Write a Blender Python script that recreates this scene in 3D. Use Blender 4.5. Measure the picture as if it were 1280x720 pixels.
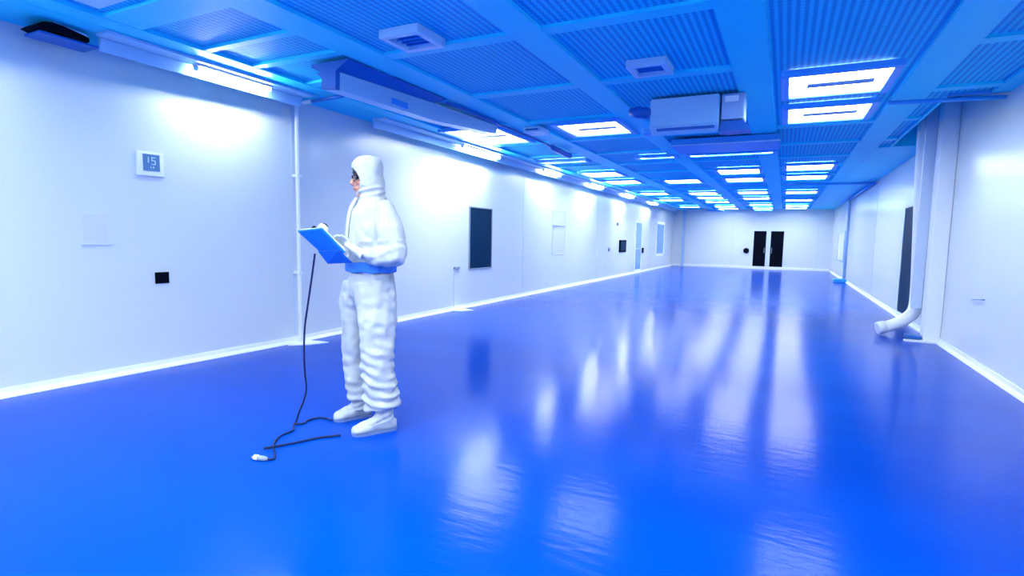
import bpy, bmesh, math, random
from mathutils import Vector, Matrix, noise

# ------------------------------------------------------------------ camera, world, exposure
scene = bpy.context.scene
COL = scene.collection
for o in list(bpy.data.objects):
    bpy.data.objects.remove(o, do_unlink=True)

cam_data = bpy.data.cameras.new('camera')
cam_data.sensor_width = 36.0
cam_data.lens = 36.0 * 680.0 / 1280.0
cam_data.clip_start = 0.05
cam_data.clip_end = 200
cam = bpy.data.objects.new('camera', cam_data)
COL.objects.link(cam)
cam.matrix_world = (Matrix.Translation((0, 0, 1.27)) @ Matrix.Rotation(0.4621, 4, 'Z')
                    @ Matrix.Rotation(math.pi / 2 - 0.0934, 4, 'X') @ Matrix.Rotation(0.0193, 4, 'Z'))
scene.camera = cam

world = bpy.data.worlds.new('world')
scene.world = world
world.use_nodes = True
world.node_tree.nodes['Background'].inputs[0].default_value = (0.25, 0.5, 1.0, 1)
world.node_tree.nodes['Background'].inputs[1].default_value = 0.15

scene.view_settings.view_transform = 'Standard'
scene.view_settings.look = 'None'
scene.view_settings.gamma = 1.0
scene.view_settings.use_curve_mapping = False
scene.view_settings.exposure = 1.27

PANEL_POWER = 8.4         # radiance of the ceiling light diffusers
TUBE_POWER = 62.0         # radiance of the wall-side tubes
LIGHT_COL = (.95, .99, 0.84)

# room frame: x across, y along the hall, floor at z = 0
XL, XR, H, YF, YB = -5.04, 1.87, 2.763, 28.0, -4.0

# ------------------------------------------------------------------ materials
def mat(name, col, rough=0.5, metal=0.0, spec=0.5, coat=0.0, emit=None, estr=0.0):
    m = bpy.data.materials.new(name)
    m.use_nodes = True
    b = m.node_tree.nodes['Principled BSDF']
    b.inputs['Base Color'].default_value = (*col, 1)
    b.inputs['Roughness'].default_value = rough
    b.inputs['Metallic'].default_value = metal
    b.inputs['Specular IOR Level'].default_value = spec
    b.inputs['Coat Weight'].default_value = coat
    if emit:
        b.inputs['Emission Color'].default_value = (*emit, 1)
        b.inputs['Emission Strength'].default_value = estr
    return m

def vary(m, c1, c2, scale=(1, 1, 1), nscale=3.0, bump=0.0, bscale=None, dist=0.01):
    """noise variation of the base colour, optional noise bump (object coordinates)"""
    nt = m.node_tree
    b = nt.nodes['Principled BSDF']
    tc = nt.nodes.new('ShaderNodeTexCoord')
    mp = nt.nodes.new('ShaderNodeMapping')
    mp.inputs['Scale'].default_value = scale
    nt.links.new(tc.outputs['Object'], mp.inputs['Vector'])
    n = nt.nodes.new('ShaderNodeTexNoise')
    n.inputs['Scale'].default_value = nscale
    n.inputs['Detail'].default_value = 4
    nt.links.new(mp.outputs[0], n.inputs['Vector'])
    r = nt.nodes.new('ShaderNodeValToRGB')
    r.color_ramp.elements[0].color = (*c1, 1)
    r.color_ramp.elements[1].color = (*c2, 1)
    r.color_ramp.elements[0].position = 0.3
    r.color_ramp.elements[1].position = 0.7
    nt.links.new(n.outputs['Fac'], r.inputs[0])
    nt.links.new(r.outputs[0], b.inputs['Base Color'])
    if bump:
        n2 = nt.nodes.new('ShaderNodeTexNoise')
        n2.inputs['Scale'].default_value = bscale or nscale
        n2.inputs['Detail'].default_value = 3
        nt.links.new(mp.outputs[0], n2.inputs['Vector'])
        bp = nt.nodes.new('ShaderNodeBump')
        bp.inputs['Strength'].default_value = bump
        bp.inputs['Distance'].default_value = dist
        nt.links.new(n2.outputs['Fac'], bp.inputs['Height'])
        nt.links.new(bp.outputs[0], b.inputs['Normal'])
    return m

M = {}
FLOOR_IOR = 1.13
M['floor'] = vary(mat('blue_epoxy', (0, .08, .9), .165, spec=0.5), (0.0, .055, .46), (0.0, .067, .52),
                  (1, 4.0, 1), .4, bump=.22, bscale=5.0, dist=.008)
M['floor'].node_tree.nodes['Principled BSDF'].inputs['IOR'].default_value = FLOOR_IOR
M['floor'].node_tree.nodes['Principled BSDF'].inputs['Specular Tint'].default_value = (.1, .42, 1, 1)
M['wall'] = vary(mat('wall_panel_white', (.8, .86, .95), .24, spec=.5), (.64, .71, .77), (.67, .74, .79), (1, 1, .3), .7)
M['hatch'] = mat('hatch_cover', (.60, .66, .76), .4)
M['seam'] = mat('panel_joint', (.55, .66, .85), .4)
M['beam'] = mat('ceiling_beam_blue', (.02, .67, .95), .45, spec=.15)
M['beam_dark'] = mat('dark_blue_metal', (.005, .12, .5), .4)
M['duct_blue'] = mat('duct_blue', (.02, .32, .85), .4)
M['pale'] = mat('pale_blue_plastic', (.32, .62, .88), .4)
M['grey_blue'] = mat('grey_blue', (.3, .48, .75), .4)
M['white'] = mat('white_plastic', (.85, .9, .97), .35)
M['frame_blue'] = mat('fixture_frame_blue', (.05, .38, .92), .35)
M['glass_dark'] = mat('dark_glass', (.001, .028, .085), .45, spec=.03)
M['black'] = mat('black_plastic', (.0005, .002, .008), .6, spec=.05)
M['screen'] = mat('screen_blue', (.08, .2, .38), .3)
M['glyph'] = mat('screen_digits', (.55, .72, .9), .4)
M['door_blue'] = mat('blue_grey_glass', (.2, .38, .7), .25)
M['grey'] = mat('grey_plastic', (.25, .32, .42), .5)
M['cable'] = mat('cable_grey', (.008, .02, .09), .6, spec=.2)
M['diff'] = mat('lit_diffuser', (.9, .95, 1), .5, emit=LIGHT_COL, estr=PANEL_POWER)
M['tube'] = mat('lit_tube', (.9, .95, 1), .5, emit=LIGHT_COL, estr=TUBE_POWER)
M['suit'] = vary(mat('white_coverall_fabric', (.85, .9, .95), .75, spec=.2), (.42, .47, .50), (.52, .56, .59), (1, 1, 1), 6, bump=.35, bscale=22, dist=.01)
M['glove'] = mat('white_glove', (.56, .61, .64), .5)
M['boot'] = vary(mat('white_boot_cover', (.8, .85, .9), .6), (.40, .45, .50), (.50, .55, .59), (1, 1, 1), 12, bump=.3, bscale=30, dist=.006)
M['sole'] = mat('boot_sole', (.12, .2, .42), .6)
M['skin'] = vary(mat('skin', (.6, .3, .22), .5), (.52, .25, .19), (.62, .33, .25), (1, 1, 1), 14)
M['hair'] = mat('dark_hair', (.012, .012, .018), .6)
M['lips'] = mat('lips', (.42, .12, .11), .5)
M['eye'] = mat('eye', (.02, .015, .015), .2)
M['tray'] = mat('instrument_case_blue', (.01, .2, .72), .4)
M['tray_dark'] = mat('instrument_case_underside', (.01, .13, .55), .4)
M['cream'] = mat('cream_panel', (.78, .84, .8), .5)
M['olive'] = mat('olive_button', (.35, .42, .16), .5)
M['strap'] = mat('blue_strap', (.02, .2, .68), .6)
M['lens'] = mat('clear_lens', (.75, .8, .85), .08)
M['lens'].node_tree.nodes['Principled BSDF'].inputs['Transmission Weight'].default_value = .9

# perforated ceiling tiles: rows of dark holes, pitch 5 cm
pm = mat('perforated_tile_blue', (.1, .3, .85), .6, spec=.15)
nt = pm.node_tree
tc = nt.nodes.new('ShaderNodeTexCoord')
sx = nt.nodes.new('ShaderNodeSeparateXYZ')
nt.links.new(tc.outputs['Object'], sx.inputs[0])
def mth(op, a, b=None, c=None):
    n = nt.nodes.new('ShaderNodeMath'); n.operation = op
    for i, v in enumerate((a, b, c)):
        if v is None: continue
        if isinstance(v, (int, float)): n.inputs[i].default_value = v
        else: nt.links.new(v, n.inputs[i])
    return n.outputs[0]
wx = mth('SINE', mth('MULTIPLY', sx.outputs[0], 2 * math.pi / .052))
wy = mth('SINE', mth('MULTIPLY', sx.outputs[1], 2 * math.pi / .052))
hole = mth('ADD', mth('MULTIPLY', wx, .7), mth('MULTIPLY', wy, .3))
rp = nt.nodes.new('ShaderNodeValToRGB')
rp.color_ramp.elements[0].position = .38; rp.color_ramp.elements[0].color = (.0, .34, .74, 1)
rp.color_ramp.elements[1].position = .62; rp.color_ramp.elements[1].color = (.02, .58, .90, 1)
nt.links.new(mth('MULTIPLY_ADD', hole, .5, .5), rp.inputs[0])
nt.links.new(rp.outputs[0], nt.nodes['Principled BSDF'].inputs['Base Color'])
M['perf'] = pm

# ------------------------------------------------------------------ mesh helpers
def bx(bm, x0, x1, y0, y1, z0, z1, mi=0, bev=0.0):
    vs = [bm.verts.new((x, y, z)) for x in (x0, x1) for y in (y0, y1) for z in (z0, z1)]
    fs = [(0, 1, 3, 2), (4, 6, 7, 5), (0, 4, 5, 1), (2, 3, 7, 6), (0, 2, 6, 4), (1, 5, 7, 3)]
    faces = [bm.faces.new([vs[i] for i in f]) for f in fs]
    for f in faces: f.material_index = mi
    if bev > 0:
        es = {e for f in faces for e in f.edges}
        r = bmesh.ops.bevel(bm, geom=list(es), offset=bev, segments=2, affect='EDGES', profile=.5)
        for f in r['faces']: f.material_index = mi
    return bm

def prism(bm, pts, axis, a, b, mi=0):
    """extrude a 2-D outline along an axis: 'y' outline is (x, z); 'x' outline is (y, z); 'z' outline is (x, y)"""
    def P(p, t):
        return {'y': (p[0], t, p[1]), 'x': (t, p[0], p[1]), 'z': (p[0], p[1], t)}[axis]
    A = [bm.verts.new(P(p, a)) for p in pts]
    B = [bm.verts.new(P(p, b)) for p in pts]
    fs = [bm.faces.new(A), bm.faces.new(list(reversed(B)))]
    n = len(pts)
    for i in range(n):
        fs.append(bm.faces.new((A[i], B[i], B[(i + 1) % n], A[(i + 1) % n])))
    for f in fs: f.material_index = mi
    return bm

def frames(pts):
    out = []
    up = None
    for i, p in enumerate(pts):
        a = pts[max(i - 1, 0)]; b = pts[min(i + 1, len(pts) - 1)]
        t = (Vector(b) - Vector(a)).normalized()
        if up is None:
            up = Vector((0, 0, 1)) if abs(t.z) < .9 else Vector((1, 0, 0))
        s = t.cross(up).normalized()
        up = s.cross(t).normalized()
        out.append((Vector(p), t, s, up))
    return out

def tube(bm, pts, rad, n=10, mi=0, cap=True):
    fr = frames(pts)
    rings = []
    for i, (p, t, s, u) in enumerate(fr):
        r = rad[i] if isinstance(rad, (list, tuple)) else rad
        ra, rb = r if isinstance(r, (list, tuple)) else (r, r)
        rings.append([bm.verts.new(p + s * (ra * math.cos(2 * math.pi * k / n)) + u * (rb * math.sin(2 * math.pi * k / n))) for k in range(n)])
    for a, b in zip(rings, rings[1:]):
        for k in range(n):
            f = bm.faces.new((a[k], a[(k + 1) % n], b[(k + 1) % n], b[k])); f.material_index = mi; f.smooth = True
    if cap:
        f = bm.faces.new(rings[0]); f.material_index = mi
        f = bm.faces.new(list(reversed(rings[-1]))); f.material_index = mi
    return bm

def smooth_path(pts, sub=6):
    P = [Vector(p) for p in pts]
    P = [P[0] * 2 - P[1]] + P + [P[-1] * 2 - P[-2]]
    out = []
    for i in range(1, len(P) - 2):
        for k in range(sub):
            t = k / sub
            a, b, c, d = P[i - 1], P[i], P[i + 1], P[i + 2]
            out.append(.5 * ((2 * b) + (c - a) * t + (2 * a - 5 * b + 4 * c - d) * t * t + (3 * b - a - 3 * c + d) * t ** 3))
    out.append(P[-2])
    return out

def cyl(bm, c, r, h, axis='z', n=20, mi=0, r2=None):
    c = Vector(c); d = {'x': Vector((1, 0, 0)), 'y': Vector((0, 1, 0)), 'z': Vector((0, 0, 1))}[axis]
    tube(bm, [c, c + d * h], [r, r if r2 is None else r2], n, mi)
    return bm

def obj(name, bm, mats, parent=None, loc=None, recalc=True):
    if recalc: bmesh.ops.recalc_face_normals(bm, faces=bm.faces)
    me = bpy.data.meshes.new(name)
    bm.to_mesh(me); bm.free()
    for m in (mats if isinstance(mats, (list, tuple)) else [mats]): me.materials.append(m)
    o = bpy.data.objects.new(name, me)
    COL.objects.link(o)
    if parent: o.parent = parent
    if loc: o.location = loc
    return o

def tag(o, label, cat, group=None, kind=None):
    o['label'] = label
    if cat: o['category'] = cat
    if group: o['group'] = group
    if kind: o['kind'] = kind
    return o

def thing(name, label, cat, loc=(0, 0, 0), group=None):
    o = bpy.data.objects.new(name, None)
    o.empty_display_size = .1
    COL.objects.link(o)
    o.location = loc
    return tag(o, label, cat, group)

def struct(name, bm, mats, label, parent=None):
    o = obj(name, bm, mats, parent)
    if parent is None:
        o['kind'] = 'structure'; o['label'] = label
        o['category'] = name.split('_')[0]
    return o

def dup(root, loc, label):
    r = root.copy(); COL.objects.link(r); r.location = loc
    r['label'] = label
    for ch in list(root.children):
        c = ch.copy(); COL.objects.link(c); c.parent = r
        for g in ch.children:
            d = g.copy(); COL.objects.link(d); d.parent = c
    return r

N = bmesh.new

# ------------------------------------------------------------------ setting
bm = N(); bx(bm, XL - .6, XR + .3, YB - .2, YF + .3, -.12, 0)
struct('floor', bm, M['floor'], 'glossy blue epoxy floor of the empty clean room')

# left wall: a long straight run and a near run that swings out very slightly
def lwx(y):
    return XL if y > 4.4 else XL - (4.4 - y) * .055
bm = N()
prism(bm, [(lwx(YB), YB - .2), (lwx(4.4), 4.4), (XL, YF + .2), (XL - .25, YF + .2), (XL - .25, 4.4), (lwx(YB) - .25, YB - .2)], 'z', 0, 3.3)
struct('wall_left', bm, M['wall'], 'long pale glossy panel wall on the left')
bm = N(); bx(bm, XR, XR + .2, YB - .2, YF + .2, 0, 3.3)
struct('wall_right', bm, M['wall'], 'long pale glossy panel wall on the right')
bm = N(); bx(bm, XL, XR, YF, YF + .2, 0, 3.3)
struct('wall_back', bm, M['wall'], 'pale end wall at the far end of the hall')
bm = N(); bx(bm, XL - .5, XR, YB - .2, YB, 0, 3.3)
struct('wall_front', bm, M['wall'], 'pale wall behind the viewpoint')

# panel joints on walls
bm = N()
for y in (4.48, 10.6, 15.8, 22.9):
    bx(bm, XL - .001, XL + .004, y - .008, y + .008, .1, 2.75)
struct('trim_1', bm, M['seam'], 'thin vertical joints between the left wall panels')
bm = N()
for x in (-2.27, 1.3):
    bx(bm, x - .015, x + .015, YF - .006, YF + .001, .1, 2.75)
for y in (15.2,):
    bx(bm, XR - .005, XR + .001, y - .008, y + .008, .1, 2.75)
struct('trim_2', bm, M['seam'], 'thin vertical joints on the end and right walls')

# coved base strips
def base_profile(bm, x, y0, y1, s):
    prism(bm, [(x, 0), (x + s * .05, 0), (x + s * .045, .012), (x + s * .014, .032), (x + s * .01, .07), (x, .07)], 'y', y0, y1)
bm = N()
base_profile(bm, XL, 4.4, YF, 1)
A = []; 
pr = [(0, 0), (.05, 0), (.045, .012), (.014, .032), (.01, .07), (0, .07)]
ra = [bm.verts.new((lwx(YB) + p[0], YB, p[1])) for p in pr]; rb = [bm.verts.new((XL + p[0], 4.4, p[1])) for p in pr]
for i in range(6): bm.faces.new((ra[i], rb[i], rb[(i + 1) % 6], ra[(i + 1) % 6]))
struct('baseboard_left', bm, M['white'], 'white coved base strip along the left wall')
bm = N(); base_profile(bm, XR, YB, YF, -1)
struct('baseboard_right', bm, M['white'], 'white coved base strip along the right wall')
bm = N(); bx(bm, XL + .05, XR - .05, YF - .03, YF, 0, .12, bev=.006)
struct('baseboard_back', bm, M['white'], 'white base strip along the far end wall')

# ceiling: perforated tiles between flat beams
bm = N()
HT = H + .03
RX0, RY0, RY1, RZ = 1.38, 7.0, 10.2, 3.12       # raised recess beside the right wall
bx(bm, XL - .5, RX0, YB, YF, HT, HT + .05, 0)
bx(bm, RX0, XR, YB, RY0, HT, HT + .05, 0)
bx(bm, RX0, XR, RY1, YF, HT, HT + .05, 0)
bx(bm, RX0 - .02, XR, RY0 - .02, RY1 + .02, RZ, RZ + .05, 1)
bx(bm, RX0 - .02, RX0, RY0, RY1, H - .004, RZ, 1)
bx(bm, RX0, XR, RY0 - .02, RY0, H, RZ, 2)
bx(bm, RX0, XR, RY1 - .02, RY1 - .001, H - .004, RZ, 1)
e = .0006
for x0, x1 in ((-4.62, -4.42), (-3.40, -3.10), (-1.93, -1.67), (-.50, -.20), (.90, 1.2)):
    bx(bm, x0, x1, YB, YF, H, HT + .001, 1)
bx(bm, XL - .5, -4.62, YB, YF, H - .003, HT + .001, 1)
bx(bm, 1.72, XR, YB, RY0, H, HT + .001, 1)
bx(bm, 1.2, XR, RY1 + .03, YF, H - .002, HT + .001, 1)
ys = []
y = 5.18
while y < YF - .3:
    ys.append((y, y + .13)); y += 1.44
y = 3.73
while y > YB:
    ys.append((y, y + .13)); y -= 1.44
for a, b in ys:
    bx(bm, -3.1, -1.93, a, b, H + .004, HT + .001, 1)
    bx(bm, -1.67, -.5, a, b, H + .004, HT + .001, 1)
    if not (5.0 < a < 8.0): bx(bm, -.2, .9, a, b, H + .004, HT + .001, 1)
    bx(bm, 1.2, 1.72 if b < RY0 else RX0, a, b, H + .004, HT + .001, 1)
    if a > 4.5: bx(bm, -4.42, -3.4, a, b, H + .004, HT + .001, 1)
for a, b in ((2.28, 2.55), (3.03, 3.10), (3.50, 3.58), (4.12, 4.25), (1.0, 1.2), (-.5, -.3), (-2, -1.8)):
    bx(bm, -4.42, -3.4, a, b, H + .004, HT + .001, 1)
bx(bm, -4.30, -3.75, 1.6, 2.2, H + .01, HT + .001, 3)
# solid pale cross bar with the near row on the right
struct('ceiling', bm, [M['perf'], M['beam'], M['duct_blue'], M['pale']], 'blue ceiling of perforated tiles framed by flat beams')

# ------------------------------------------------------------------ windows and doors
def wall_panel_left(name, y0, y1, z0, z1, m, label, fr=.02, glass=M['glass_dark'], handle=None, pane_split=None):
    bm = N()
    bx(bm, XL, XL + .02, y0 - fr, y1 + fr, z1, z1 + fr, bev=.003)
    bx(bm, XL, XL + .02, y0 - fr, y1 + fr, z0 - fr, z0, bev=.003)
    bx(bm, XL, XL + .02, y0 - fr, y0, z0, z1)
    bx(bm, XL, XL + .02, y1, y1 + fr, z0, z1)
    o = struct(name, bm, m, label)
    bm = N(); bx(bm, XL, XL + .011, y0, y1, z0, z1)
    p = obj('pane', bm, glass, o)
    if glass is not M['glass_dark']: p['label'] = 'blue grey pane'
    return o
wall_panel_left('window_1', 8.37, 9.17, .69, 1.78, M['grey'], 'tall dark glass window on the left wall behind the person')
w = wall_panel_left('window_2', 12.25, 13.05, .87, 1.92, M['wall'], 'faint pale blank panel with a thin ledge on the left wall', .012, M['hatch'])
bm = N(); bx(bm, XL, XL + .03, 12.2, 13.1, 1.56, 1.572); obj('ledge', bm, M['grey_blue'], w)
w = wall_panel_left('window_3', 24.2, 25.7, .66, 1.96, M['white'], 'blue grey window furthest along the left wall', .12, M['door_blue'])
w = wall_panel_left('door_1', 20.45, 21.35, .13, 1.9, M['white'], 'narrow blue grey glazed door in the left wall', .06, M['door_blue'])
bm = N(); bx(bm, XL, XL + .07, 21.5, 21.6, .75, .95, bev=.01); obj('door_handle', bm, M['black'], w)
bm = N(); bx(bm, XL, XL + .02, 20.45, 21.35, .90, .94); obj('middle_rail', bm, M['grey_blue'], w)

def end_door(name, x0, x1, label):
    bm = N()
    z0, z1 = .13, 1.77
    bx(bm, x0 - .03, x0, YF - .03, YF, z0, z1 + .03); bx(bm, x1, x1 + .03, YF - .03, YF, z0, z1 + .03)
    bx(bm, x0, x1, YF - .03, YF, z1, z1 + .03)
    o = struct(name, bm, M['seam'], label)
    bm = N(); bx(bm, x0, x1, YF - .02, YF, z0, z1); obj('door_leaf', bm, M['black'], o)
    return o
a = end_door('door_2', -1.32, -.79, 'black door left of the pair in the far end wall')
bm = N(); bx(bm, -.86, -.84, YF - .06, YF - .02, .75, 1.0); obj('door_handle', bm, M['grey'], a)
a = end_door('door_3', -.60, -.06, 'black door right of the pair in the far end wall')
bm = N(); bx(bm, -.55, -.53, YF - .06, YF - .02, .75, 1.0); obj('door_handle', bm, M['grey'], a)

bm = N()
bx(bm, XR - .03, XR, 10.45, 10.53, .11, 1.95); bx(bm, XR - .03, XR, 11.62, 11.7, .11, 1.95); bx(bm, XR - .03, XR, 10.53, 11.62, 1.9, 1.95)
d4 = struct('door_4', bm, M['seam'], 'tall dark door in the right wall beyond the white column')
bm = N(); bx(bm, XR - .02, XR, 10.53, 11.62, .11, 1.9); obj('door_leaf', bm, M['glass_dark'], d4)

# ------------------------------------------------------------------ ceiling light panels
def light_proto(w, l, two=True):
    t = thing('ceiling_light', '', 'ceiling light', (0, 0, H), 'ceiling light panels')
    hw, hl = w / 2, l / 2
    f = .07
    bm = N()
    z0, z1 = -.035, .02
    bx(bm, -hw - f, hw + f, -hl - f, -hl, z0, z1, bev=.006); bx(bm, -hw - f, hw + f, hl, hl + f, z0, z1, bev=.006)
    bx(bm, -hw - f, -hw, -hl, hl, z0, z1, bev=.006); bx(bm, hw, hw + f, -hl, hl, z0, z1, bev=.006)
    obj('frame', bm, M['frame_blue'], t)
    bm = N(); bx(bm, -hw, hw, -hl, hl, -.012, .02)
    obj('diffuser', bm, M['diff'], t)
    bm = N(); bx(bm, -hw * .62, hw * .76, -.075 if two else -.02, .075 if two else .02, -.022, -.012, bev=.004)
    c = obj('centre_bar', bm, M['grey_blue'], t)
    return t
big = light_proto(.78, .80)
place = []
def ordinal(i): return ['nearest', 'second nearest', 'third nearest', 'fourth nearest', 'fifth nearest', 'sixth nearest', 'seventh nearest', 'eighth nearest, added'][i]
cols = {
 'in the rightmost row of lights': (.34, [5.98, 7.30, 12.3, 14.15, 18.3, 21.6, 24.9, 26.6]),  # last light of this row is added to brighten the end wall
 'in the row left of the wide central beam': (-.96, [12.6, 14.3, 18.1, 20.5, 24.0, 26.5]),  # last one likewise added for the end wall
 'in the second row from the left wall': (-2.38, [7.2, 14.3, 18.1, 19.9, 22.1, 25.1, 26.7]),  # last one is an extra, added to light the end wall
 'in the row of lights along the left wall': (-3.85, [12.3, 14.1, 17.9, 20.8, 25.2]),
}
first = True
for cn, (x, yy) in cols.items():
    for i, y in enumerate(yy):
        if cn.startswith('in the rightmost') and i < 2:
            lab = ['large bright square ceiling light with grey centre bar, nearer one of the pair at right',
                   'bright ceiling light with grey centre bar, directly behind the largest square light'][i]
        elif x == -2.38 and i == 0:
            lab = 'bright square ceiling light left of the hanging air unit'
        else:
            lab = 'bright blue framed ceiling light, %s %s' % (ordinal(i), cn)
        if first:
            big.location = (x, y, H); big['label'] = lab; first = False
        else:
            dup(big, (x, y, H), lab)

for x, nm in ((.34, 'right'), (-.96, 'centre'), (-2.38, 'left')):  # unseen lights added overhead and behind the camera to brighten the near walls
    for i, y in enumerate((1.7, .2, -1.4, -3.0)):
        dup(big, (x, y, H), 'added unseen square ceiling light overhead, %s of the viewpoint row, %s' % (nm, ('just ahead of', 'directly above', 'just behind', 'furthest behind')[i] + ' the camera'))
for y, nm in ((.1, 'beside'), (-2.2, 'behind')):  # two more unseen lights, added to lift the near left side
    dup(big, (-3.9, y, H), 'added unseen square ceiling light near the left wall %s the viewpoint' % nm)

# light over the left side behind the long duct
t = light_proto(.80, 1.15)
t.location = (-4.02, 7.2, H); t['label'] = 'bright ceiling light near the left wall beyond the end of the long duct'
# slim lights of the tenth metre
slim = None
for x, w, lab in ((-.92, 1.3, 'slim lit ceiling strip just beyond the hanging air unit, right of the diagonal beam'),
                  (-2.15, .6, 'short slim lit ceiling strip left of the diagonal beam beyond the air unit'),
                  (-3.95, .9, 'slim lit ceiling strip nearest the left wall past the long duct')):
    s = light_proto(w, .16, False)
    s.location = (x, 10.05, H); s['label'] = lab

# tubes along the top of the left wall
def wall_tube(y0, y1, label, x=-4.73, vis=True):
    t = thing('tube_light', label, 'tube light', (x, y0, H - .062), 'tube lights along the left wall')
    bm = N(); bx(bm, -.035, .035, 0, y1 - y0, .012, .034, bev=.004); obj('batten', bm, M['white'], t)
    bm = N(); tube(bm, [(0, .02, 0), (0, y1 - y0 - .02, 0)], .018, 12); obj('tube', bm, M['tube'], t)
    for a in (0, y1 - y0 - .025):
        bm = N(); bx(bm, -.024, .024, a, a + .025, -.022, .02, bev=.003)
        obj('end_cap', bm, M['pale'], t)
    return t
# rail that carries the near tube
bm = N(); bx(bm, -4.79, -4.63, 2.42, 4.42, H - .028, H - .004, bev=.004)
rl = obj('lighting_rail', bm, M['pale']); tag(rl, 'pale rail along the ceiling edge above the near left wall', 'rail')
wall_tube(3.16, 3.96, 'white lit tube on the pale rail at the upper left')
wall_tube(.7, 1.6, 'added unseen lit tube on the pale rail nearest the viewpoint')  # out of frame, added for the bright near end of the wall
wall_tube(-2.4, -1.2, 'added unseen lit tube on the pale rail behind the viewpoint')  # unseen tube added behind the camera to brighten the near wall
bm = N(); bx(bm, -4.79, -4.63, 5.6, 27.5, H - .028, H - .004, bev=.004)
rl = obj('lighting_rail', bm, M['pale']); tag(rl, 'pale rail running along the far half of the left ceiling edge', 'rail')
for i, (a, b, lab) in enumerate(((7.6, 8.9, 'lit tube above the dark window on the left wall'),
                    (10.9, 11.9, 'second lit tube past the dark window on the left wall'),
                    (14.0, 15.2, 'third lit tube past the dark window, left wall'),
                    (17.5, 18.7, 'fourth lit tube past the dark window, left wall'),
                    (21.4, 22.6, 'most distant lit tube along the left wall'))):
    wall_tube(a, b, lab)

# ------------------------------------------------------------------ ceiling services
def vent(x, y, w, label):
    t = thing('ceiling_vent', label, 'vent', (x, y, H), 'square ceiling vents')
    bm = N(); h = w / 2
    for a, b, c, d in ((-h, h, -h, -h + .05), (-h, h, h - .05, h), (-h, -h + .05, -h + .05, h - .05), (h - .05, h, -h + .05, h - .05)):
        bx(bm, a, b, c, d, -.035, .03, bev=.004)
    obj('frame', bm, M['pale'], t)
    bm = N(); bx(bm, -h + .05, h - .05, -h + .05, h - .05, .005, .03); obj('backing', bm, M['duct_blue'], t)
    bm = N()
    for k in range(4):
        y_ = -h + .09 + k * (w - .18) / 3
        prism(bm, [(y_, -.012), (y_ + .02, .006), (y_ + .024, .004), (y_ + .004, -.014)], 'x', -h + .05, h - .05)
    obj('slat', bm, M['duct_blue'], t)
vent(-2.63, 3.5, .36, 'square ceiling vent with pale raised rim, upper left of centre')
vent(-1.14, 4.9, .34, 'square blue ceiling vent, set above the hanging air unit')

# long hanging duct with a dark flange
t = thing('cable_duct', 'long pale ceiling duct with dark flange and dark end plate above the person', 'duct', (-3.4, 3.66, H))
bm = N()
ra = [bm.verts.new(p) for p in ((-.46, 0, -.002), (-.02, 0, -.002), (-.17, 0, -.085), (-.34, 0, -.085), (-.46, 0, -.03))]
rb = [bm.verts.new(p) for p in ((-.40, 1.5, -.002), (-.02, 1.5, -.002), (-.16, 1.5, -.03), (-.34, 1.5, -.03), (-.40, 1.5, -.02))]
bm.faces.new(ra); bm.faces.new(list(reversed(rb)))
for i in range(5): bm.faces.new((ra[i], rb[i], rb[(i + 1) % 5], ra[(i + 1) % 5]))
obj('flange', bm, M['beam_dark'], t)
bm = N(); prism(bm, [(-.40, -.085), (-.17, -.085), (-.175, -.24), (-.345, -.22), (-.335, -.13)], 'y', .0, .05)
obj('end_plate', bm, M['beam_dark'], t)
bm = N()
ra = [bm.verts.new(p) for p in ((-.36, .05, -.086), (-.172, .05, -.086), (-.172, .05, -.24), (-.36, .05, -.22))]
rm = [bm.verts.new(p) for p in ((-.36, 1.5, -.032), (-.172, 1.5, -.032), (-.172, 1.5, -.22), (-.36, 1.5, -.2))]
rb = [bm.verts.new(p) for p in ((-.36, 2.85, -.032), (-.10, 2.85, -.032), (-.12, 2.85, -.13), (-.36, 2.85, -.12))]
bm.faces.new(ra); bm.faces.new(list(reversed(rb)))
for a, b in ((ra, rm), (rm, rb)):
    for i in range(4): bm.faces.new((a[i], b[i], b[(i + 1) % 4], a[(i + 1) % 4]))
obj('housing', bm, M['pale'], t)
bm = N(); bx(bm, -.175, -.155, .75, 1.0, -.2, -.14, bev=.008); obj('bracket', bm, M['duct_blue'], t)
bm = N(); tube(bm, smooth_path([(-3.43, 5.18, H - .03), (-3.43, 6.6, H - .03), (-3.42, 8.0, H - .035)]), .017, 10)
tube(bm, smooth_path([(-3.42, 8.0, H - .04), (-3.42, 8.2, H - .055), (-3.42, 8.8, H - .075), (-3.42, 9.0, H - .075)]), [.017] * 6 + [.045] * 10 + [.05] * 3, 12)
tag(obj('ceiling_pipe', bm, M['beam_dark']), 'thin dark pipe running on from the long duct to a thick rounded end', 'pipe')

# fascia on the wall side of the tubes: cuts their light off the very top of the wall
LIP = [(-4.80, H - .004), (-4.80, H - .03), (-4.825, H - .12), (-4.84, H - .12), (-4.84, H - .004)]
bm = N(); prism(bm, LIP, 'y', -3.6, 1.85); prism(bm, LIP, 'y', 2.46, 4.42); prism(bm, LIP, 'y', 5.6, 27.5)
struct('trim_3', bm, M['pale'], 'pale fascia strip along the left ceiling edge')
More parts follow.
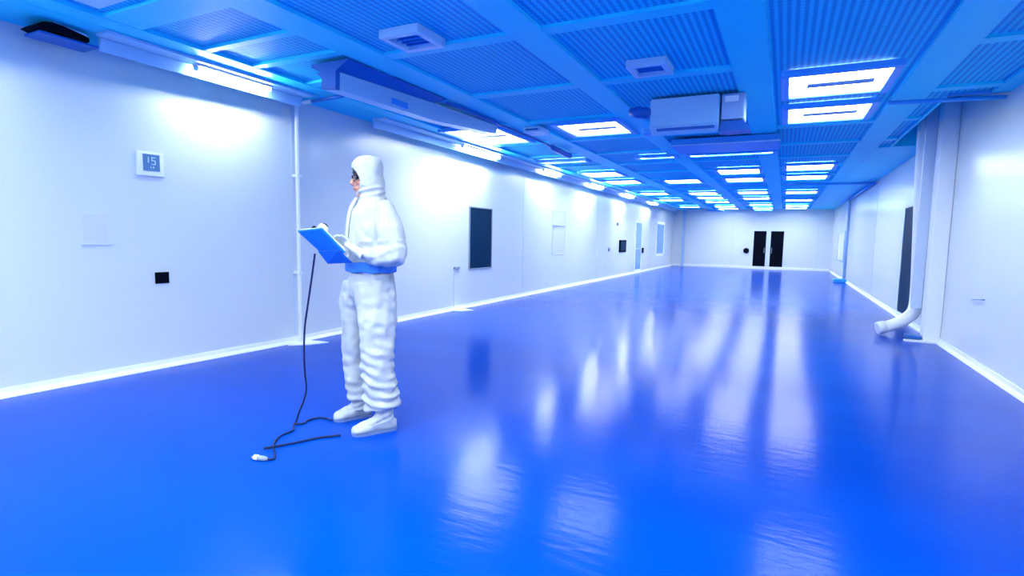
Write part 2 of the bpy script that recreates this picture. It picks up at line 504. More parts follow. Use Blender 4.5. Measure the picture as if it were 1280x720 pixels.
# bracket-mounted device at the upper left
t = thing('junction_housing', 'dark arched device with a pale lid at the top of the near left wall', 'ceiling device', (-4.93, 2.18, H - .012))
bm = N()
arc = [(-.13, -.055), (-.09, -.022), (-.03, -.008), (.04, -.012), (.13, -.03), (.2, -.045), (.2, -.075), (.1, -.075), (0, -.06), (-.08, -.07)]
prism(bm, arc, 'x', -.1, .13)
obj('body', bm, M['black'], t)
bm = N(); prism(bm, [(-.02, -.004), (.18, -.03), (.19, -.04), (.04, -.012), (-.02, -.008)], 'x', -.02, .14); obj('lid', bm, M['pale'], t)
bm = N(); bx(bm, -.12, .1, -.1, .28, -.095, -.076, bev=.006); obj('base_plate', bm, M['beam_dark'], t)

# hanging air unit
t = thing('air_unit', 'pale boxy air unit hanging from the ceiling at centre', 'air unit', (-1.02, 6.0, H))
bm = N(); prism(bm, [(0, 0), (.30, 0), (.34, -.2), (.30, -.33), (.08, -.37), (0, -.30)], 'x', -.36, .34)
bmesh.ops.bevel(bm, geom=list(bm.edges), offset=.012, segments=2, affect='EDGES')
obj('casing', bm, M['pale'], t)
bm = N(); bx(bm, -.28, .3, .0, .1, -.335, -.312); 
obj('outlet_slot', bm, M['beam_dark'], t)
bm = N(); bx(bm, .36, .58, .03, .3, -.26, -.003, bev=.012); sb = obj('side_box', bm, M['grey_blue'], t)
bm = N(); bx(bm, .39, .52, .022, .03, -.09, -.03); obj('label_plate', bm, M['white'], sb)
bm = N(); prism(bm, [(.36, -.27), (.56, -.27), (.62, -.33), (.64, -.37), (.34, -.37)], 'y', .05, .3); obj('drain_cover', bm, M['beam_dark'], t)
bm = N(); tube(bm, [(-.58, .02, -.1), (-.5, .02, -.12), (-.4, .04, -.13), (-.36, .05, -.13)], [.04, .062, .06, .05], 14); obj('fan_motor', bm, M['beam_dark'], t)
bm = N(); bx(bm, -.44, -.34, .05, .2, -.35, -.29, bev=.01); obj('valve_box', bm, M['duct_blue'], t)
bm = N()
for x in (-.3, .28): bx(bm, x, x + .03, .32, .36, -.12, 0)
obj('hanger', bm, M['duct_blue'], t)

# cross duct
t = thing('cross_duct', 'blue flat duct crossing the ceiling just behind the hanging air unit', 'duct', (-.85, 8.4, H - .012))
bm = N(); bx(bm, -.75, .70, 0, .8, -.10, 0, bev=.008); obj('duct_body', bm, M['duct_blue'], t)
bm = N(); bx(bm, -.76, .71, -.015, .012, -.10, -.085); obj('lip', bm, M['pale'], t)
# service box above left light row
t = thing('junction_box', 'small pale box under the ceiling left of the first square light', 'junction box', (-3.12, 6.95, H))
bm = N(); bx(bm, -.16, .1, -.12, .2, -.07, 0, bev=.01); obj('box', bm, M['pale'], t)
bm = N(); bx(bm, -.12, .06, -.13, -.12, -.05, -.03); obj('slot', bm, M['beam_dark'], t)

for x, y, lab in ((-2.95, 26.6, 'flat dark blue disc light hanging under the ceiling by the far wall, left'),
                  (-.95, 27.0, 'flat dark blue disc hanging above the black doors')):
    t = thing('ceiling_disc', lab, 'ceiling fitting', (x, y, H), 'dark discs near the end wall')
    bm = N(); tube(bm, [(0, 0, -.14), (0, 0, -.12), (0, 0, -.08)], [.38, .42, .36], 24); obj('disc', bm, M['duct_blue'], t)
    bm = N(); tube(bm, [(0, 0, -.08), (0, 0, 0)], .03, 10); obj('stem', bm, M['duct_blue'], t)

# pipes
bm = N(); tube(bm, [(.86, 6.86, H - .045), (1.3, 6.93, H - .045), (1.84, 7.0, H - .045)], .02, 10)
tag(obj('ceiling_pipe', bm, M['duct_blue']), 'dark blue pipe crossing the ceiling at right above the white column', 'pipe')
t = thing('conduit', 'slim blue conduit crossing the far ceiling and running down the right wall', 'pipe', (0, 0, 0))
bm = N(); tube(bm, [(-.05, 15.5, H - .05), (1.2, 15.5, H - .05), (1.82, 15.55, H - .05)], .03, 8)
tube(bm, [(1.82, 15.5, H - .05), (1.82, 21.0, H - .05)], .03, 8); obj('ceiling_run', bm, M['duct_blue'], t)
bm = N(); tube(bm, [(1.81, 21.0, H - .02), (1.81, 21.0, .1)], .045, 10); obj('down_pipe', bm, M['grey_blue'], t)
bm = N(); bx(bm, 1.5, 1.86, 20.6, 21.2, .0, .1, bev=.02); obj('floor_box', bm, M['duct_blue'], t)
bm = N(); bx(bm, -4.53, -4.41, YF - .3, YF - .2, 0, H - .01, bev=.01)
tag(obj('far_post', bm, M['grey_blue']), 'slim grey blue post standing in the far left corner', 'post')

t = thing('wall_conduit', 'slim white vertical pipe down the left wall with a floor plate', 'pipe', (XL, 4.5, 0))
bm = N(); tube(bm, smooth_path([(.06, 0, .01), (.06, 0, 1.4), (.06, 0, 2.6), (.10, 0, H - .06), (.3, 0, H - .05)], 5), .022, 10); obj('pipe', bm, M['white'], t)
bm = N(); tube(bm, [(.3, 0, H - .05), (.80, -.05, H - .05)], .018, 10); obj('ceiling_run', bm, M['beam_dark'], t)
bm = N(); prism(bm, [(0, -.16), (.10, -.2), (.26, -.05), (.34, .16), (.14, .12), (0, .1)], 'z', 0, .012); obj('floor_plate', bm, M['white'], t)
bm = N()
for z in (.8, 1.9): bx(bm, 0, .085, -.03, .03, z, z + .03)
obj('clip', bm, M['white'], t)
t = thing('wall_socket', 'small dark socket with a fine line to the floor, left of the dark window', 'socket', (XL, 7.95, 0))
bm = N(); bx(bm, 0, .04, -.09, .07, .70, .745, bev=.008); obj('socket', bm, M['grey'], t)
bm = N(); tube(bm, smooth_path([(.012, -.06, .70), (.014, -.1, .5), (.012, -.08, .02)]), .005, 6); obj('lead', bm, M['seam'], t)
bm = N(); prism(bm, [(0, -.2), (.2, -.15), (.32, .05), (.2, .1), (0, .15)], 'z', 0, .01); obj('floor_plate', bm, M['white'], t)

# ------------------------------------------------------------------ things on the left wall
LW = lwx(2.97)
ang = math.atan(.055)
def onwall(name, label, cat, y, z, group=None):
    t = thing(name, label, cat, (lwx(y), y, z), group)
    if y < 4.4: t.rotation_euler = (0, 0, -ang)
    return t
t = onwall('thermostat', 'white square wall controller with a small blue screen', 'thermostat', 2.97, 1.855)
bm = N(); bx(bm, 0, .022, -.115, .11, -.105, .105, bev=.006); obj('housing', bm, M['white'], t)
bm = N(); bx(bm, .022, .026, -.07, .07, -.06, .085); sc = obj('screen', bm, M['screen'], t)
bm = N()
for (a, b, c, d) in ((-.03, -.022, .01, .06), (0, .035, .055, .062), (0, .008, .03, .06), (0, .035, .028, .035), (.027, .035, .0, .03), (0, .035, -.004, .003), (-.01, -.004, -.035, -.02), (.01, .02, -.035, -.02)):
    bx(bm, .026, .0275, a, b, c, d)
obj('digits', bm, M['glyph'], sc)
t = onwall('access_hatch', 'faint pale square hatch low on the near left wall', 'hatch', 2.52, 1.27)
bm = N(); bx(bm, 0, .006, -.085, .085, -.12, .12, bev=.002); obj('cover', bm, M['hatch'], t)
bm = N(); bx(bm, 0, .014, -.1, .115, -.135, -.128); obj('ledge', bm, M['seam'], t)
t = onwall('wall_plate', 'small black square plate on the near left wall', 'outlet', 3.03, .835)
bm = N(); bx(bm, 0, .014, -.06, .06, -.052, .052, bev=.003); obj('plate', bm, M['black'], t)
bm = N(); bx(bm, .014, .017, -.03, .03, -.025, .025, bev=.001); obj('insert', bm, M['black'], t)
t = onwall('notice_box', 'small black rectangular box far along the left wall before the door', 'wall box', 18.6, 1.03)
bm = N(); bx(bm, 0, .05, -.4, .4, -.21, .21, bev=.01); obj('box', bm, M['black'], t)
bm = N(); bx(bm, .05, .055, -.33, .33, -.15, .15); obj('front', bm, M['glass_dark'], t)
for y, z, lab in ((17.9, 1.77, 'small dark round knob above the black box, left wall'), (17.0, .93, 'small dark round knob left of the black box, left wall')):
    bm = N(); cyl(bm, (XL, y, z), .06, .05, 'x', 14, r2=.045)
    tag(obj('round_sensor', bm, M['grey']), lab, 'knob', 'knobs on the left wall')
bm = N(); cyl(bm, (-1.62, YF - .05, .84), .13, .05, 'y', 20)
tag(obj('round_alarm', bm, M['black']), 'round black fitting left of the black doors', 'wall fitting')
# right wall
t = thing('notice_board', 'faint framed sheet far along the right wall', 'notice', (XR, 23.6, 1.15))
bm = N(); bx(bm, -.02, 0, -1.3, 1.3, .5, .55); bx(bm, -.02, 0, -1.3, 1.3, -.55, -.5); bx(bm, -.02, 0, -1.3, -1.22, -.5, .5); bx(bm, -.02, 0, 1.22, 1.3, -.5, .5)
obj('frame', bm, M['grey_blue'], t)
bm = N(); bx(bm, -.01, 0, -1.22, 1.22, -.5, .5); obj('sheet', bm, M['white'], t)
bm = N(); tube(bm, smooth_path([(XR, 7.15, .72), (XR - .03, 7.17, .72), (XR - .03, 7.45, .70), (XR, 7.47, .70)]), .007, 8)
tag(obj('grab_rail', bm, M['grey_blue']), 'small slim handle on the near right wall', 'handle')

# ------------------------------------------------------------------ white column and bent pipe
t = thing('column_casing', 'white vertical column casing standing against the right wall', 'column', (1.72, 8.7, 0))
bm = N(); bx(bm, -.03, .148, 0, .22, 0, 3.11, bev=.008); obj('casing', bm, M['white'], t)
bm = N(); bx(bm, -.15, -.03, .25, .31, .42, 3.11, bev=.005); obj('side_panel', bm, M['seam'], t)
bm = N(); prism(bm, [(-.24, .02), (-.22, -.03), (.14, -.05), (.14, .02)], 'z', 0, .025); obj('foot_plate', bm, M['white'], t)
bm = N(); bx(bm, -.2, -.03, .05, .30, .025, .07, bev=.008); fb = obj('foot_shade', bm, M['beam_dark'], t)  # dark bar standing in for the shadow between pipe and foot plate
t = thing('drain_pipe', 'thick white pipe coming down by the column and bending out over the floor', 'pipe', (0, 0, 0))
bm = N()
tube(bm, smooth_path([(1.60, 9.25, 3.1), (1.62, 9.25, 2.2), (1.66, 9.25, 1.2), (1.68, 9.25, .62), (1.66, 9.22, .36), (1.55, 9.2, .22), (1.40, 9.18, .13), (1.26, 9.15, .085)], 6), .082, 18)
obj('pipe', bm, M['white'], t)
bm = N(); tube(bm, [(1.33, 9.165, .108), (1.235, 9.145, .085)], .086, 18); obj('end_collar', bm, M['white'], t)

# ------------------------------------------------------------------ PERSON
# local frame: x forward, y to the person's left (towards the camera), z up
PO = Vector((-2.42, 2.76, 0))
PR = math.atan2(-.799, -.602)
person = thing('person', 'person in white hooded cleanroom coverall, gloves and boot covers, holding a blue instrument', 'person', PO)
person.rotation_euler = (0, 0, PR)

def ell(bm, c, r, seg=20, rings=12, rot=None):
    mt = Matrix.Translation(Vector(c)) @ (rot or Matrix.Identity(4)) @ Matrix.Diagonal((r[0], r[1], r[2], 1))
    bmesh.ops.create_uvsphere(bm, u_segments=seg, v_segments=rings, radius=1, matrix=mt)

def limb(bm, pts, rad, sub=4, n=20):
    """tube with rounded ends through points; radii (side, up) pairs or numbers"""
    P = smooth_path(pts, sub)
    R = []
    m = len(pts)
    for i in range(len(P)):
        u = min(i / sub, m - 1.0001); k = int(u); f = u - k
        f = f * f * (3 - 2 * f)
        a, b = rad[k], rad[min(k + 1, m - 1)]
        a = a if isinstance(a, tuple) else (a, a); b = b if isinstance(b, tuple) else (b, b)
        R.append((a[0] * (1 - f) + b[0] * f, a[1] * (1 - f) + b[1] * f))
    tube(bm, P, R, n)

def vloft(bm, rings, n=28, sub=4):
    """horizontal elliptical rings: (cx, cy, z, rx, ry), smoothly interpolated"""
    pts = [Vector((r[0], r[1], r[2])) for r in rings]
    P = smooth_path(pts, sub)
    Rr = smooth_path([Vector((r[3], r[4], 0)) for r in rings], sub)
    prev = None
    first = None
    for p, r in zip(P, Rr):
        ring = [bm.verts.new((p.x + r.x * math.cos(2 * math.pi * k / n), p.y + r.y * math.sin(2 * math.pi * k / n), p.z)) for k in range(n)]
        if prev:
            for k in range(n): bm.faces.new((prev[k], prev[(k + 1) % n], ring[(k + 1) % n], ring[k]))
        else: first = ring
        prev = ring
    bm.faces.new(first); bm.faces.new(prev)

def fuse(name, bm, voxel, material, parent, smooth_it=6, fold=None, cutters=None):
    """weld overlapping closed shells into one continuous skin"""
    bmesh.ops.recalc_face_normals(bm, faces=bm.faces)
    me = bpy.data.meshes.new(name + '_raw'); bm.to_mesh(me); bm.free()
    o = bpy.data.objects.new(name + '_raw', me); COL.objects.link(o)
    r = o.modifiers.new('r', 'REMESH'); r.mode = 'VOXEL'; r.voxel_size = voxel; r.use_smooth_shade = True
    s = o.modifiers.new('s', 'SMOOTH'); s.iterations = smooth_it; s.factor = .5
    dg = bpy.context.evaluated_depsgraph_get()
    dg.update()
    m2 = bpy.data.meshes.new_from_object(o.evaluated_get(dg))
    bpy.data.objects.remove(o, do_unlink=True)
    if fold:
        nr = [v.normal.copy() for v in m2.vertices]
        for v, n in zip(m2.vertices, nr):
            v.co += n * fold(v.co)
    if cutters:
        o = bpy.data.objects.new('tmp', m2); COL.objects.link(o)
        cs = []
        for cb in cutters:
            bmesh.ops.recalc_face_normals(cb, faces=cb.faces)
            cm = bpy.data.meshes.new('c'); cb.to_mesh(cm); cb.free()
            co = bpy.data.objects.new('c', cm); COL.objects.link(co); cs.append(co)
            b = o.modifiers.new('b', 'BOOLEAN'); b.operation = 'DIFFERENCE'; b.object = co; b.solver = 'EXACT'
        dg = bpy.context.evaluated_depsgraph_get(); dg.update()
        m3 = bpy.data.meshes.new_from_object(o.evaluated_get(dg))
        for x in cs + [o]: bpy.data.objects.remove(x, do_unlink=True)
        m2 = m3
    m2.name = name
    m2.materials.clear(); m2.materials.append(material)
    for p in m2.polygons: p.use_smooth = True; p.material_index = 0
    o = bpy.data.objects.new(name, m2); COL.objects.link(o)
    o.parent = parent
    return o

HC = Vector((.0, 0, 1.612))        # centre of the head
# joints
SH_L, EL_L, WR_L = (-.05, .185, 1.40), (-.10, .255, 1.15), (.10, .235, 1.155)
SH_R, EL_R, WR_R = (-.04, -.185, 1.40), (-.07, -.25, 1.15), (.18, -.06, 1.165)
HIP_L, KN_L, AN_L = (-.03, .10, .93), (-.02, .125, .50), (-.045, .145, .09)
HIP_R, KN_R, AN_R = (0.02, -.09, .93), (.06, -.12, .50), (.035, -.160, .10)

# ---- body (one continuous mesh)
bm = N()
ell(bm, HC + Vector((.002, 0, .03)), (.080, .072, .092))
ell(bm, HC + Vector((.022, 0, -.035)), (.066, .058, .078))         # face
ell(bm, HC + Vector((.052, 0, -.088)), (.028, .030, .024))          # chin
ell(bm, HC + Vector((.072, 0, .038)), (.022, .050, .018))           # brow
for s in (-1, 1):
    ell(bm, HC + Vector((.060, s * .034, -.018)), (.022, .022, .020))   # cheek
    ell(bm, HC + Vector((-.012, s * .073, -.008)), (.020, .010, .032))  # ear
tube(bm, [HC + Vector((.080, 0, .030)), HC + Vector((.094, 0, .004)), HC + Vector((.108, 0, -.022)), HC + Vector((.090, 0, -.032))], [.009, .012, .016, .010], 10)
ell(bm, HC + Vector((.078, 0, -.057)), (.014, .024, .012))          # mouth mound
limb(bm, [(-.02, 0, 1.56), (-.03, 0, 1.49), (-.04, 0, 1.42)], [.056, .058, .07])
vloft(bm, [(-.03, 0, 1.46, .06, .09), (-.03, 0, 1.40, .09, .17), (-.02, 0, 1.28, .11, .17), (-.02, 0, 1.12, .10, .14), (-.02, 0, .98, .11, .16), (-.01, 0, .90, .10, .15)])
for S, E, W in ((SH_L, EL_L, WR_L), (SH_R, EL_R, WR_R)):
    limb(bm, [S, E, W], [.05, .038, .026])
for Hh, K, A_ in ((HIP_L, KN_L, AN_L), (HIP_R, KN_R, AN_R)):
    limb(bm, [Hh, K, A_], [.082, .055, .036])
    limb(bm, [(A_[0] - .02, A_[1], .06), (A_[0] + .05, A_[1] + .005, .045), (A_[0] + .12, A_[1] + .01, .038)], [.024, .026, .018])
body = fuse('body', bm, .006, M['skin'], person, 2)
body['label'] = 'face and body of the person'

# face details
for s in (-1, 1):
    bm = N(); ell(bm, HC + Vector((.079, s * .030, .012)), (.011, .013, .009), 12, 8); obj('eye', bm, M['eye'], person)
    bm = N(); tube(bm, [HC + Vector((.089, s * .010, .026)), HC + Vector((.088, s * .030, .031)), HC + Vector((.072, s * .052, .024))], [.004, .006, .004], 8); obj('eyebrow', bm, M['hair'], person)
bm = N(); tube(bm, [HC + Vector((.084, -.022, -.057)), HC + Vector((.092, 0, -.056)), HC + Vector((.084, .022, -.057))], [.004, .008, .004], 8); obj('mouth', bm, M['lips'], person)
bm = N(); limb(bm, [HC + Vector((.038, -.062, .040)), HC + Vector((.070, -.044, .048)), HC + Vector((.086, 0, .050)), HC + Vector((.072, .044, .048)), HC + Vector((.044, .062, .040)), HC + Vector((.036, .066, .004))], [.013, .015, .016, .016, .014, .007], 4, 10)
obj('hair', bm, M['hair'], person)
g = None
bm = N()
for s in (-1, 1):
    c = HC + Vector((.101, s * .033, .010))
    ring = [c + Vector((-.012 * abs(math.sin(a)) * 0 - .014 * max(0, s * math.cos(a)), .027 * math.cos(a), .020 * math.sin(a))) for a in [2 * math.pi * k / 20 for k in range(21)]]
    tube(bm, ring, .0022, 6, cap=False)
    tube(bm, [c + Vector((-.012, s * .027, .006)), HC + Vector((.03, s * .078, .010)), HC + Vector((-.01, s * .078, .008))], .0022, 6)
tube(bm, [HC + Vector((.103, -.008, .014)), HC + Vector((.106, 0, .017)), HC + Vector((.103, .008, .014))], .0022, 6)
g = obj('glasses', bm, M['black'], person)
bm = N()
for s in (-1, 1):
    c = HC + Vector((.101, s * .033, .010))
    vs = [bm.verts.new(c + Vector((-.014 * max(0, s * math.cos(a)), .026 * math.cos(a), .019 * math.sin(a)))) for a in [2 * math.pi * k / 20 for k in range(20)]]
    bm.faces.new(vs)
obj('lens', bm, M['lens'], g)

# ---- coverall (hood, torso, sleeves, trousers in one fabric skin)
def nz(p, s, seed=0.0): return noise.noise(Vector((p.x * s[0] + seed, p.y * s[1] + seed * 2, p.z * s[2])))
def fold(p):
    d = 0.008 * nz(p, (9, 9, 9)) + .006 * nz(p, (22, 22, 16), 5)
    if p.z < 1.02:                                   # trousers: folds gather towards the hem
        k = max(0.0, min(1.0, (.62 - p.z) / .35)) if p.y > 0 else max(0.0, min(.35, (.55 - p.z) / .8))
        ph = p.z * 95 + 3.5 * nz(p, (7, 7, 3), 2) + 1.2 * math.atan2(p.y - .13, p.x)
        d += k * .013 * math.sin(ph) * (.6 + .8 * nz(p, (10, 10, 14), 7))
        d += .012 * nz(p, (14, 14, 3.5), 9) + .007 * nz(p, (16, 16, 22), 11)
    elif p.z < 1.5:
        d += .013 * nz(p, (11, 11, 4), 3)
        if p.z < 1.24 and p.y > .12: d += .014 * nz(p, (20, 10, 24), 4)
    else:
        d += .006 * nz(p, (14, 14, 20), 6)
        if p.z < 1.57: d += .005 * math.sin(p.z * 150 + 2 * p.x * 20)
    return d
bm = N()
# hood
vloft(bm, [(.004, 0, 1.768, .025, .022), (.006, 0, 1.762, .055, .055), (.006, 0, 1.745, .080, .078), (.006, 0, 1.71, .098, .092), (.006, 0, 1.66, .100, .098), (.0, 0, 1.60, .098, .098), (-.012, 0, 1.545, .090, .095), (-.024, 0, 1.505, .088, .098), (-.03, 0, 1.475, .10, .115)])
# torso
vloft(bm, [(-.03, 0, 1.49, .085, .10), (-.03, 0, 1.455, .105, .16), (-.028, 0, 1.41, .128, .205), (-.022, 0, 1.33, .145, .215), (-.012, 0, 1.22, .152, .205), (-.008, 0, 1.12, .150, .195), (-.014, 0, 1.04, .142, .188), (-.018, 0, .96, .142, .190), (-.01, 0, .88, .135, .180), (0, 0, .83, .10, .14)])
# sleeves
limb(bm, [(-.05, .14, 1.42), (-.075, .215, 1.33), (-.10, .262, 1.17), (-.085, .262, 1.13)], [.085, .086, .082, .07])
limb(bm, [(-.11, .262, 1.15), (-.04, .262, 1.135), (.04, .252, 1.145), (.085, .24, 1.155)], [.064, .066, .054, .036])
limb(bm, [(-.03, -.14, 1.42), (-.05, -.215, 1.33), (-.07, -.262, 1.17), (-.055, -.262, 1.13)], [.085, .086, .082, .07])
limb(bm, [(-.08, -.262, 1.15), (.0, -.215, 1.145), (.09, -.14, 1.155), (.155, -.085, 1.162)], [.066, .064, .050, .034])
# trousers
vloft(bm, [(-.022, .088, .96, .128, .10), (-.026, .10, .84, .127, .106), (-.024, .115, .70, .118, .102), (-.022, .125, .55, .106, .096), (-.026, .135, .42, .104, .094), (-.036, .142, .30, .108, .096), (-.048, .145, .20, .112, .100), (-.052, .146, .150, .106, .096)])
vloft(bm, [(.03, -.088, .96, .12, .10), (.055, -.10, .84, .112, .10), (.072, -.115, .70, .095, .092), (.078, -.125, .55, .082, .084), (.070, -.135, .42, .074, .078), (.060, -.145, .30, .070, .074), (.050, -.150, .20, .070, .074), (.046, -.152, .15, .072, .076)])
# face opening
cut = N()
ell(cut, HC + Vector((.105, 0, -.008)), (.092, .074, .082), 32, 20)
suit = fuse('coverall', bm, .0065, M['suit'], person, 4, fold, [cut])
# hood brim round the face opening
bm = N()
ring = []
for k in range(33):
    a = 2 * math.pi * k / 32
    # on the opening rim: intersection of cutter and hood, approximated
    yy = .068 * math.cos(a); zz = .078 * math.sin(a)
    xx = .004 + .099 * math.sqrt(max(0, 1 - (yy / .102) ** 2)) - (.012 if zz < -.04 else 0) - .004
    ring.append(HC + Vector((xx - .014, yy, zz - .008)))
tube(bm, ring, .006, 8, cap=False)
obj('hood_brim', bm, M['suit'], person)
# collar fold, zip flap
bm = N(); limb(bm, [(.075, -.02, 1.50), (.118, -.01, 1.42), (.138, 0, 1.30), (.146, 0, 1.16), (.14, 0, 1.05)], [(.02, .008)] * 5)
obj('zip_flap', bm, M['suit'], person)
# waist strap
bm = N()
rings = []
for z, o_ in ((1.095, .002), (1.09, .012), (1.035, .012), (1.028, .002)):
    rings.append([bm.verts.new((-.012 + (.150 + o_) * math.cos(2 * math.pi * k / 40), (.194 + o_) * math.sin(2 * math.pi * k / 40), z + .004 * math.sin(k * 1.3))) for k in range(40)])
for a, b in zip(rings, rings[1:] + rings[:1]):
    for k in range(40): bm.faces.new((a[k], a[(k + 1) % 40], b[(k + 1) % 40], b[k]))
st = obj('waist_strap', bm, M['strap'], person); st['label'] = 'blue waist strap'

# ---- boot covers
def boot(toe, heel, y_t, y_h, an, label):
    tz = .0
    bm = N()
    d = Vector((toe[0] - heel[0], y_t - y_h, 0)); Ln = d.length; d.normalize(); s = Vector((-d.y, d.x, 0))
    base = Vector((heel[0], y_h, 0))
    # cross-sections along the foot: (t along, half width, height)
    secs = [(.0, .016, .045, .012), (.03, .038, .085, .0), (.08, .045, .125, 0), (.12, .046, .125, 0), (.16, .049, .092, 0), (.20, .053, .075, 0), (.24, .052, .062, 0), (.275, .040, .048, 0), (.292, .018, .028, .006)]
    prev = None
    for t_, hw, hh, lift in secs:
        t_ = t_ * Ln / .292
        c = base + d * t_
        ring = []
        for k in range(20):
            a = 2 * math.pi * k / 20
            cx, cz = math.cos(a), math.sin(a)
            z = hh * .5 + (hh * .5) * (abs(cz) ** .8) * (1 if cz > 0 else -1)
            w_ = hw * (abs(cx) ** .7) * (1 if cx > 0 else -1) * (1.0 - .28 * max(0, cz))
            ring.append(bm.verts.new(c + s * w_ + Vector((0, 0, max(.014, z + .010 + lift)))))
        if prev:
            for k in range(20): bm.faces.new((prev[k], prev[(k + 1) % 20], ring[(k + 1) % 20], ring[k]))
        else: bm.faces.new(ring)
        prev = ring
    bm.faces.new(prev)
    limb(bm, [(an[0] - .012, an[1], .07), (an[0] - .008, an[1], .13), (an[0], an[1], .20)], [(.056, .056), (.058, .058), (.062, .06)])
    b = fuse('boot_cover', bm, .005, M['boot'], person, 4, lambda p: .004 * nz(p, (28, 28, 28)) + .003 * math.sin(p.z * 160 + p.x * 60) * (1 if p.z > .07 else 0))
    bm = N()
    out = []
    prof = [(.0, .015), (.015, .034), (.06, .043), (.12, .042), (.18, .05), (.23, .053), (.27, .042), (.29, .018)]
    for t_, w_ in prof: out.append(base + d * (t_ * Ln / .292) + s * w_)
    for t_, w_ in reversed(prof): out.append(base + d * (t_ * Ln / .292) - s * w_)
    prism(bm, [(p.x, p.y) for p in out], 'z', .001, .020)
    so = obj('sole', bm, M['sole'], b)
    return b
boot((.150, 0), (-.142, 0), .172, .150, (-.055, .147), '')
boot((.212, 0), (-.045, 0), -.150, -.185, (.045, -.158), '')

# ---- blue instrument (held): local frame of the person
TA, TB, TC, TD = Vector((.442, .05, 1.280)), Vector((.325, .22, 1.297)), Vector((.190, .22, 1.152)), Vector((.301, .05, 1.143))
# ---- gloves: palm plus five fingers each
def glove(wrist, palm, fdir, up, side, curls, thumbdir, label):
    """fdir: direction of the fingers, up: back-of-hand normal, side: towards the little finger"""
    bm = N()
    w = Vector(wrist); p = Vector(palm); f = Vector(fdir).normalized(); u = Vector(up).normalized(); s = f.cross(u).normalized()
    if side < 0: s = -s
    limb(bm, [w - (p - w) * .35, w, w.lerp(p, .5), p], [(.034, .034), (.030, .027), (.034, .022), (.040, .018)], 4, 16)
    limb(bm, [p - f * .03, p + f * .018], [(.040, .017), (.040, .015)], 3, 16)
    lens = (.070, .080, .075, .058)
    for k in range(4):
        b = p + f * .015 + s * ((k - 1.5) * .0205)
        L1 = lens[k]
        pts = [b - f * .02, b]
        ang_ = 0; q = b.copy()
        for j, fr_ in enumerate((.45, .32, .23)):
            ang_ += curls[j]
            dd = f * math.cos(ang_) - u * math.sin(ang_)
            q = q + dd * (L1 * fr_)
            pts.append(q.copy())
        limb(bm, pts, [.0098, .0100, .0096, .0088, .0070], 3, 10)
    t0 = p - f * .035 - s * .030
    td = Vector(thumbdir).normalized()
    limb(bm, [t0, t0 + td * .028, t0 + td * .05 + f * .006, t0 + td * .066 + f * .014], [.014, .0125, .0105, .008], 3, 10)
    return fuse('glove', bm, .0030, M['glove'], person, 2)
nface = (TB - TA).cross(TD - TA).normalized()           # normal of the board
if nface.z < 0: nface = -nface
ndir = (TB - TC).normalized()
# left hand lies along the near edge on the top face, thumb hooked over the edge
pl_ = TC + ndir * .030 + nface * .052 + Vector((-.012, -.012, 0))
glove((.105, .235, 1.158), pl_, ndir, nface, -1, (.10, .22, .25), (.1, .5, -.8), '')
# right hand on the far edge
pr_ = TD + ndir * .055 + nface * .052 + Vector((-.02, .012, 0))
glove((.175, -.06, 1.168), pr_, (TA - TD), nface, 1, (.10, .22, .25), (.1, -.5, -.8), '')

inst = thing('instrument_case', 'blue tilted handheld instrument with cream top panel, held by the person', 'instrument', PO)
inst.rotation_euler = (0, 0, PR)
def slab(bm, A, B, C, D, n, lo, hi):
    lov = [bm.verts.new(p + n * lo) for p in (A, B, C, D)]
    hiv = [bm.verts.new(p + n * hi) for p in (A, B, C, D)]
    bm.faces.new(lov); bm.faces.new(list(reversed(hiv)))
    for i in range(4): bm.faces.new((lov[i], hiv[i], hiv[(i + 1) % 4], lov[(i + 1) % 4]))
bm = N(); slab(bm, TA, TB, TC, TD, nface, 0, .016)
bmesh.ops.bevel(bm, geom=list(bm.edges), offset=.004, segments=2, affect='EDGES')
obj('case', bm, M['tray'], inst)
def on(u, v):   # u: A->B, v: A->D
    return TA.lerp(TB, u).lerp(TD.lerp(TC, u), v)
bm = N(); slab(bm, on(.03, .03), on(.97, .03), on(.97, .97), on(.03, .97), nface, .016, .024)
tp = obj('top_panel', bm, M['cream'], inst); tp['label'] = 'cream top panel'
eu = (TB - TA).normalized(); ev = (TD - TA).normalized()
def disc(name, u, v, r, h0, h1, m, par):
    bm = N(); c = on(u, v)
    tube(bm, [c + nface * h0, c + nface * h1], r, 20)
    return obj(name, bm, m, par)
ds = disc('dial', .80, .13, .030, .024, .050, M['white'], inst)
disc('knob', .80, .13, .019, .050, .066, M['black'], ds)
disc('connector', .50, .08, .013, .024, .044, M['black'], inst)
for k, (u, v) in enumerate(((.15, .08), (.28, .09), (.2, .22), (.35, .24))):
    bm = N(); c = on(u, v); slab(bm, c - eu * .012 - ev * .008, c + eu * .012 - ev * .008, c + eu * .012 + ev * .008, c - eu * .012 + ev * .008, nface, .024, .032)
    obj('button', bm, M['olive'] if k < 2 else M['grey'], inst)
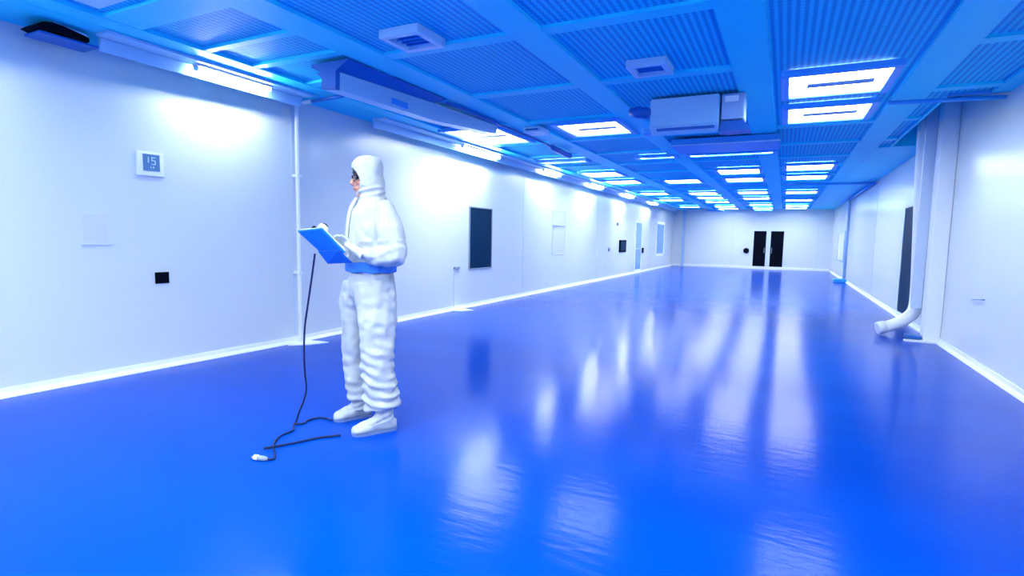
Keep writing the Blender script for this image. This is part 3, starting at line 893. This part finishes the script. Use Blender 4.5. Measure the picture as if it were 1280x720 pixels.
# deeper battery box below the inner edge, and its curved carrying bar
bm = N()
def interp(a, b, t): return a + (b - a) * t
q0, q3 = on(.05, .80), on(.95, .80); q1, q2 = on(.05, .985), on(.95, .985)
dn = Vector((-.035, .0, -.062))
a_ = [bm.verts.new(p) for p in (q0, q1, q2, q3)]
b_ = [bm.verts.new(p) for p in (q0 - nface * .012, q1 + dn - nface * .01, q2 + dn + Vector((-.03, 0, 0)), q3 - nface * .012)]
bm.faces.new(a_); bm.faces.new(list(reversed(b_)))
for i in range(4): bm.faces.new((a_[i], b_[i], b_[(i + 1) % 4], a_[(i + 1) % 4]))
bmesh.ops.recalc_face_normals(bm, faces=bm.faces)
bmesh.ops.bevel(bm, geom=list(bm.edges), offset=.006, segments=2, affect='EDGES')
obj('battery_box', bm, M['tray_dark'], inst)

# ---- cable from instrument to the floor
zc = .007
ptop = Matrix.Translation(PO) @ Matrix.Rotation(PR, 4, 'Z') @ Vector((.340, .052, 1.145))
path = [ptop, (-2.619, 2.465, 1.005), (-2.667, 2.474, 0.825), (-2.707, 2.482, 0.667), (-2.737, 2.5, 0.505), (-2.757, 2.522, 0.366), (-2.769, 2.544, 0.252),
        (-2.778, 2.53, .173), (-2.819, 2.526, .086), (-2.845, 2.524, .02), (-2.835, 2.50, zc),
        (-2.80, 2.46, zc), (-2.753, 2.413, zc), (-2.743, 2.305, zc), (-2.659, 2.187, zc), (-2.56, 2.111, zc), (-2.49, 2.05, zc), (-2.515, 2.02, .010)]
t = thing('cable', 'thin dark cable hanging from the blue instrument to a plug on the floor', 'cable', (0, 0, 0))
bm = N(); tube(bm, smooth_path(path, 8), .006, 8); obj('lead', bm, M['cable'], t)
bm = N(); tube(bm, [(-2.505, 2.02, .014), (-2.525, 2.012, .015), (-2.545, 2.006, .015), (-2.575, 2.000, .015), (-2.60, 1.995, .013)], [.008, .014, .015, .013, .008], 12); pl = obj('plug', bm, M['grey'], t)
bm = N(); tube(bm, [(-2.56, 2.003, .016), (-2.585, 1.998, .016)], .0158, 12); obj('ring', bm, M['white'], pl)
bm = N(); tube(bm, smooth_path([(-2.845, 2.50, zc), (-2.80, 2.54, zc), (-2.82, 2.60, zc), (-2.80, 2.67, zc), (-2.74, 2.69, zc), (-2.68, 2.675, zc)], 6), .006, 8)
obj('side_lead', bm, M['cable'], t)
bm = N(); tube(bm, smooth_path([(-2.655, 2.115, zc + .006), (-2.575, 2.279, zc), (-2.52, 2.40, zc), (-2.43, 2.50, zc)], 6), .007, 8)
tag(obj('floor_cable', bm, M['cable']), 'short dark cable lying straight on the floor in front of the near boot', 'cable')
